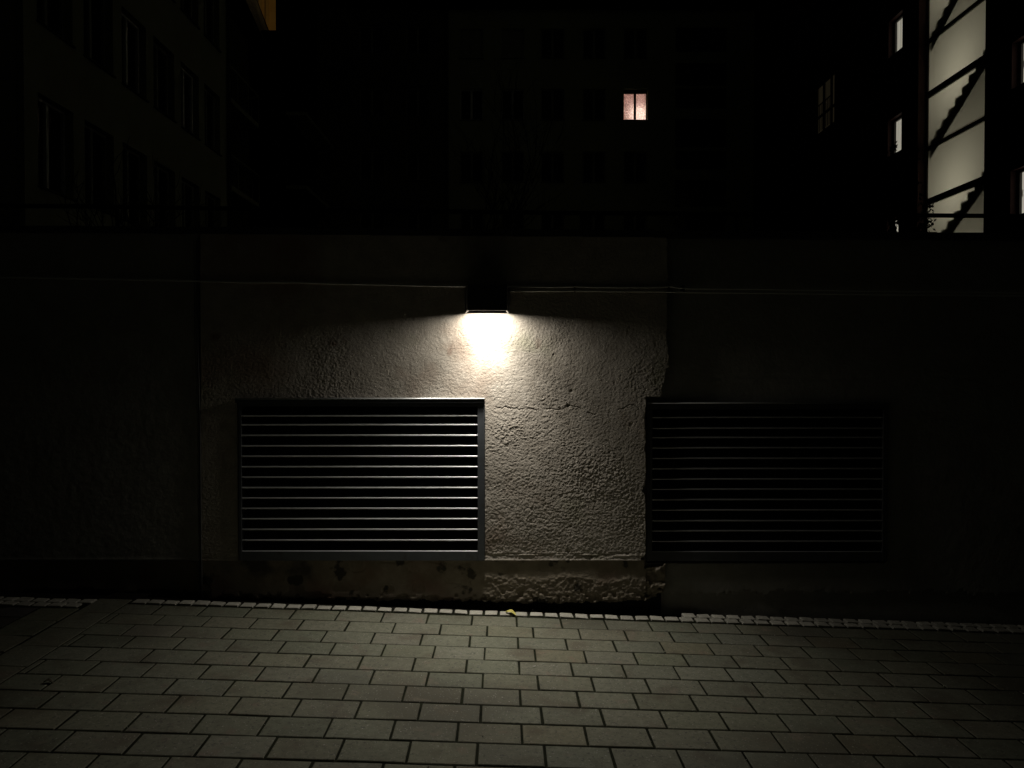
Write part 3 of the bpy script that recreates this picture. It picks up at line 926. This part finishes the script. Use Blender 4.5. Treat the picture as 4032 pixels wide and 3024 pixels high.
bx('y', YB, 1, m, h[0], xa, .08, .16, h[2], h[3]); bx('y', YB, 1, m, xd, h[1] + .0, .08, .16, h[2], h[3]) if xd < h[1] else None
bx('y', YB, 1, m, xb, xc, .08, .16, h[2], h[3]); bx('y', YB, 1, m, xa, xb, .08, .16, zt_, h[3]); bx('y', YB, 1, m, xc, xd, .08, .16, zt_, h[3])
bx('y', YB, 1, m, xa, xb, .08, .16, h[2] - .02, zb_); bx('y', YB, 1, m, xc, xd, .08, .16, h[2] - .02, zb_)
m.build('window_frame', M['frame_d'], w)
for a, b in ((xa, xb), (xc, xd)):
    m = MB(); bx('y', YB, 1, m, a, b, .162, .168, zb_, zt_); m.build('pane', M['frost_pink'], w)
m = MB()      # small lit room behind the panes
R0, R1 = YB + .22, YB + 2.2
m.quad((h[0] - .4, R1, h[2] - .3), (h[1] + .4, R1, h[2] - .3), (h[1] + .4, R1, h[3] + .4), (h[0] - .4, R1, h[3] + .4))
m.quad((h[0] - .4, R0, h[2] - .3), (h[0] - .4, R1, h[2] - .3), (h[0] - .4, R1, h[3] + .4), (h[0] - .4, R0, h[3] + .4))
m.quad((h[1] + .4, R0, h[2] - .3), (h[1] + .4, R1, h[2] - .3), (h[1] + .4, R1, h[3] + .4), (h[1] + .4, R0, h[3] + .4))
m.quad((h[0] - .4, R0, h[3] + .4), (h[1] + .4, R0, h[3] + .4), (h[1] + .4, R1, h[3] + .4), (h[0] - .4, R1, h[3] + .4))
m.quad((h[0] - .4, R0, h[2] - .3), (h[1] + .4, R0, h[2] - .3), (h[1] + .4, R1, h[2] - .3), (h[0] - .4, R1, h[2] - .3))
m.build('room', M['pink_blind'], w)
pl = bpy.data.lights.new('room_lamp', 'POINT'); pl.energy = 26.0; pl.shadow_soft_size = .02; pl.color = (1, .98, .93)
po = bpy.data.objects.new('room_lamp', pl); col.objects.link(po); po.parent = w
q = P(2510, 447, YB); po.location = (q.x + .06, YB + .34, q.z)
pl = bpy.data.lights.new('ceiling_lamp', 'POINT'); pl.energy = 12.0; pl.shadow_soft_size = .1; pl.color = (1, .96, .95)
po = bpy.data.objects.new('ceiling_lamp', pl); col.objects.link(po); po.parent = w
po.location = ((h[0] + h[1]) / 2, YB + 1.3, h[3] + .2)
m = MB(); m.box(xl - .3, 13.5, YB - .25, YB + 8, PZ(38, YB) + .001, PZ(30, YB)); m.box(xl - .3, 13.5, YB + .2, YB + 8, PZ(30, YB) + .001, PZ(-250, YB)); m.build('roof', M['roof'], BB)  # upper black mass added above the eaves to cover the sky glow
m = MB(); m.tube([(PX(1762, YB), YB - .08, ZTOP - .1), (PX(1762, YB), YB - .08, PZ(40, YB))], .07, 8); m.build('downpipe', M['frame_d'], BB)

# ---- back left wing (darker) ----------------------------------------------------------------
BL = thing('apartment_building', 'darker wing left of the back block with small windows and a stair balcony', 'building', 'buildings round the courtyard')
YW = YB - .05; XW = -8.95
hw = []
for (a, b) in ((596, 708), (345, 457), (100, 212), (838, 950)):
    for (c, d) in ((1418, 1516), (1601, 1693)):
        hw.append((PX(c, YW), PX(d, YW), PZ(b, YW), PZ(a, YW)))
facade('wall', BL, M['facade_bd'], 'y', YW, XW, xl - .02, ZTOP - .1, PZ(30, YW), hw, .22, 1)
for i, h in enumerate(hw): window(BL, 'y', YW, 1, h, .16, 1, fm='shutter', sill=(i < 4), fr=.05)
sw = MB()
sw.box(P(1086, 100, 29.9).x, XW, 29.9, YW + 2, ZTOP - .1, PZ(-250, 29.9))
sw.build('side_wing', M['roof'], BL)
m = MB(); m.box(XW - .3, xl - .3, YW - .25, YW + 8, PZ(30, YW) + .001, PZ(-400, YB)); m.build('roof', M['roof'], BL)  # black mass raised far above the eaves, added to keep the sky hidden
for k in range(3):
    z = CAMZ + 4.3 + 2.9 * k
    m = MB(); m.box(XW + .001, XW + .8, 30.6, 35.2, z, z + .14); so = m.build('balcony', M['facade_b'], BL)
    m = MB(); m.tube([(XW + .78, 30.6, z + 1.0), (XW + .78, 35.2, z + 1.0)], .03, 6)
    for t in range(12): m.tube([(XW + .78, 30.6 + t * .42, z + .14), (XW + .78, 30.6 + t * .42, z + 1.0)], .01, 4)
    m.build('balcony_rail', M['facade_bd'], so)

# ---- far ochre house, lit by a street lamp -----------------------------------------------------
OH = thing('house', 'ochre house wall glowing under a street lamp in the gap between dark blocks', 'building')
m = MB(); m.box(-27, -12.5, 50, 58, ZTOP - .1, 34); m.build('wall', M['ochre'], OH)
for px in (1035, 1062):
    x = PX(px, 50); m = MB(); m.box(x - .10, x + .10, 49.86, 49.999, ZTOP, 33); m.build('pilaster', M['ochre'], OH)
sl = thing('street_lamp', 'street lamp lighting the ochre house, mostly hidden by roofs', 'lamp')
m = MB(); m.tube([(-9.6, 39.2, ZTOP - .1), (-9.6, 39.2, 23.8), (-9.6, 39.8, 24.2), (-9.6, 40.8, 24.3)], .07, 8); m.build('pole', M['frame_d'], sl)
m = MB(); m.box(-9.75, -9.45, 40.6, 41.2, 24.22, 24.32); m.build('lamp_head', M['lamp_rim'], sl)
pl = bpy.data.lights.new('sodium_light', 'POINT'); pl.energy = 220; pl.shadow_soft_size = .15; pl.color = (1, .70, .28)
po = bpy.data.objects.new('sodium_light', pl); col.objects.link(po); po.parent = sl; po.location = (-9.6, 41.0, 24.0)

# ---- right building -----------------------------------------------------------------------------
XR = 11.10
RB = thing('apartment_building', 'dark block on the right with a lit glazed stairwell and lit windows', 'building', 'buildings round the courtyard')
SY0, SY1 = 18.17, 21.15
far = [(22.04, 22.84, CAMZ + z, CAMZ + z + 1.06) for z in (3.40, 6.30, 9.20, 12.1)]
near = [(15.9, 17.2, CAMZ + z, CAMZ + z + 1.02) for z in (3.42, 6.25, 9.15)]
french = [(26.65, 28.6, CAMZ + z, CAMZ + z + 1.85) for z in (2.78, 5.68, 8.58, 11.5)]
small = [(24.6, 25.1, CAMZ + z, CAMZ + z + 1.1) for z in (3.4, 6.3, 9.2)]
farw = [(30.0, 30.8, CAMZ + z, CAMZ + z + 1.4) for z in (3.2, 6.1, 9.0, 11.9)] + [(32.6, 33.6, CAMZ + z, CAMZ + z + 1.4) for z in (3.2, 6.1, 9.0, 11.9)]
stair = (SY0, SY1, ZTOP + .3, CAMZ + 13.8)
facade('wall', RB, M['facade_r'], 'x', XR, 9.0, 35.5, ZTOP - .1, CAMZ + 17, far + near + french + small + farw + [stair], .28, 1, M['reveal_red'])
for h in far + near:
    w = window(RB, 'x', XR, 1, h, .20, -1, pm=None, sill=False, rm='reveal_red')
    m = MB(); a, b, e, f = h; y0_, y1_ = a, b
    lw = .10
    bx('x', XR, 1, m, b - lw, b, .14, .20, e, f); bx('x', XR, 1, m, a, a + .05, .14, .20, e, f)
    bx('x', XR, 1, m, a + .05, b - lw, .14, .20, e, e + .04); bx('x', XR, 1, m, a + .05, b - lw, .14, .20, f - .06, f)
    m.build('window_frame', M['frame_d'] if h in far else M['frame_d'], w)
    if h in near:
        m = MB(); bx('x', XR, 1, m, b - lw - .10, b - lw - .001, .195, .22, e + .04, f - .06); sashes = m.build('sash', M['win_lit_frame'], w)
        zc = (e + f) / 2 + .05
        m = MB(); m.tube([(XR + .20, b - lw - .055, zc), (XR + .165, b - lw - .055, zc), (XR + .165, b - lw - .06, zc - .14)], .012, 6); m.build('handle', M['frame_w'], w)
    m = MB(); nf = 26
    for i in range(nf):        # pleated curtain
        ya = a + (b - a) * i / nf; yb = a + (b - a) * (i + 1) / nf
        da = .24 + .02 * math.sin(i * 1.9); db = .24 + .02 * math.sin((i + 1) * 1.9)
        m.quad((XR + da, ya, e + .01), (XR + db, yb, e + .01), (XR + db, yb, f - .01), (XR + da, ya, f - .01))
    m.build('curtain', M['curtain'], w, smooth=True)
for i, h in enumerate(french):
    window(RB, 'x', XR, 1, h, .2, 2, (.38,), fm='facade_bd', pm='curtain_dim' if i == 2 else 'pane', sill=False)
    if i == 2:
        m = MB(); a, b, e, f = h
        m.tube([(XR - .06, a, e + .95), (XR - .06, b, e + .95)], .02, 6)
        for t in range(15): m.tube([(XR - .06, a + (b - a) * t / 14, e), (XR - .06, a + (b - a) * t / 14, e + .95)], .012, 4)
        m.build('balcony_rail', M['rail'], RB)
for h in small + farw: window(RB, 'x', XR, 1, h, .18, 1, fm='facade_bd', sill=False)
# glazing of the stairwell
XG = XR + .25
zc0 = CAMZ + 4.585
m = MB()
tz = [zc0 + 1.45 * k for k in range(-1, 6)]
hts = {}
for k, z in enumerate(tz):
    t = .17 if (k % 2 == 1) else .10
    m.box(XG - .05, XG + .05, SY0, SY1, z - t / 2, z + t / 2)
m.box(XG - .04, XG + .04, SY1 - .085, SY1 - .001, stair[2], stair[3]); m.box(XG - .04, XG + .04, SY0 + .001, SY0 + .06, stair[2], stair[3])
m.box(XG - .04, XG + .04, SY1 - .20, SY1 - .17, stair[2], stair[3]) if False else None
fr_o = m.build('stair_glazing', M['frame_d'], RB)
reveal('x', XR, 1, stair, .30, M['reveal_red'], fr_o)
zz = [stair[2]] + tz + [stair[3]]
for a, b in zip(zz[:-1], zz[1:]):
    if b - a < .2: continue
    m = MB(); m.box(XG - .004, XG + .004, SY0 + .06, SY1 - .086, a + .04, b - .04); m.build('pane', M['frost'], fr_o)
# stairwell interior
m = MB()
x0, x1 = XG + .06, XG + 2.7; ya, yb = SY0 - .05, SY1 + .05; za, zb2 = stair[2] - .3, stair[3] + .3
m.quad((x1, ya, za), (x1, yb, za), (x1, yb, zb2), (x1, ya, zb2)); m.quad((x0, ya, za), (x1, ya, za), (x1, ya, zb2), (x0, ya, zb2)); m.quad((x0, yb, za), (x1, yb, za), (x1, yb, zb2), (x0, yb, zb2))
m.quad((x0, ya, za), (x1, ya, za), (x1, yb, za), (x0, yb, za)); m.quad((x0, ya, zb2), (x1, ya, zb2), (x1, yb, zb2), (x0, yb, zb2))
m.build('stairwell', M['stair_wall'], RB)
TRD, RIS = .285, .180
for s in range(-1, 4):
    yn, zn = 19.53, CAMZ + 7.15 + (s - 1) * ST + 2.9 - 2.9 * 0
    zn = CAMZ + 7.15 + (s - 1) * ST
    top = []
    kmin, kmax = -5, 6          # k>0: away from camera and lower
    pts = []
    for k in range(kmin, kmax + 1):
        y = yn + k * TRD; z = zn - k * RIS
        if y < ya + .02 or y > yb - .02: continue
        pts += [(y, z)] if False else [(y, z), (y, z - RIS)]
    # profile in (y,z): stepped top, straight soffit
    pts = sorted(pts, key=lambda t: (t[0], -t[1]))
    lo_ = [(pts[-1][0] + .001, pts[-1][1] - .34), (pts[0][0] - .001, pts[0][1] - .52)]
    prof = pts + lo_
    m = MB(); m.prism(prof, 'x', XG + .014, XG + 1.15); m.build('stair_flight', M['stair'], RB)
    al = bpy.data.lights.new('stair_light', 'POINT'); al.energy = STAIR_W; al.shadow_soft_size = .035; al.color = (1, .95, .83)
    ao = bpy.data.objects.new('stair_light', al); col.objects.link(ao); ao.parent = RB
    ao.location = (XG + 1.30, 19.75, zn + .38)

# ------------------------------------------------------------------ shrubs
def twigs(label, base, h, spread, n, seed, name='bare_shrub', leaves=0):
    r = random.Random(seed)
    t = thing(name, label, 'shrub')
    m = MB()
    def br(p, d, L, rad, lv):
        pts = [p]; rr = [rad]
        k = 4
        for i in range(k):
            d = (d + Vector((r.uniform(-.35, .35), r.uniform(-.35, .35), r.uniform(-.1, .3)))).normalized()
            p = p + d * L / k; pts.append(p); rr.append(rad * (1 - .75 * (i + 1) / k))
            if lv > 0 and i >= 1:
                for _ in range(2):
                    dd = (d + Vector((r.uniform(-1, 1), r.uniform(-1, 1), r.uniform(-.2, .8)))).normalized()
                    br(p, dd, L * r.uniform(.4, .65), rad * .5, lv - 1)
        m.tube(pts, rr, 4)
    for i in range(n):
        a = r.uniform(0, 6.28)
        br(Vector(base), Vector((math.cos(a) * spread, math.sin(a) * spread, 1)).normalized(), h * r.uniform(.7, 1), .018, 2)
    m.build('branches', M['bark'], t)
    return t
ZC = ZTOP - .06
twigs('bare twiggy shrub in front of the olive block left of centre', (PX(520, 10), 10, ZC), 1.15, .5, 6, 3)
twigs('smaller bare twiggy shrub right of the other one on the left', (PX(770, 11), 11, ZC), .85, .5, 5, 4)
twigs('slender twiggy shrub before the back building above the lamp', (PX(1945, 12), 12, ZC), 2.3, .22, 6, 5)
t = thing('evergreen_bush', 'dense dark evergreen bush beside the lit stairwell on the right', 'bush')
m = MB(); r = random.Random(11)
Yb = 9.0
cb = P(3570, 760, Yb)
for i in range(1):
    pass
br = MB()
for i in range(9):
    a = r.uniform(0, 6.28); p0 = (cb.x + r.uniform(-.1, .1), Yb, ZC); tip = (cb.x - .15 + math.cos(a) * .28, Yb + math.sin(a) * .35, cb.z + r.uniform(.1, .7))
    br.tube([p0, ((p0[0] + tip[0]) / 2, Yb, (ZC + tip[2]) / 2 + .1), tip], [.02, .014, .005], 5)
br.build('stems', M['bark'], t)
cl = [(cb.x + r.uniform(-.42, .12), Yb + r.uniform(-.3, .3), r.uniform(ZC + .1, cb.z + .35), r.uniform(.10, .22)) for _ in range(36)]
cl += [(PX(3662, Yb) - .03, Yb, PZ(880, Yb), .06), (PX(3655, Yb) - .03, Yb, PZ(815, Yb), .06), (PX(3530, Yb), Yb, PZ(885, Yb), .13), (PX(3515, Yb), Yb, PZ(575, Yb), .05)]
lv = MB()
for (x, y, z, R_) in cl:
    for _ in range(75 if R_ > .08 else 26):
        d = Vector((r.gauss(0, 1), r.gauss(0, 1), r.gauss(0, 1))).normalized() * R_ * r.random() ** .4
        c = Vector((x, y, z)) + d
        if 2016 + F * c.x / c.y > 3672 + 10 * (c.z > 2.9): continue
        n_ = Vector((r.gauss(0, 1), r.gauss(0, 1), r.gauss(0, 1))).normalized(); u_ = n_.orthogonal().normalized(); w_ = n_.cross(u_)
        s1, s2 = r.uniform(.018, .032), r.uniform(.008, .014)
        lv.quad(c - u_ * s1, c - w_ * s2, c + u_ * s1, c + w_ * s2)
lv.build('leaves', M['foliage'], t)
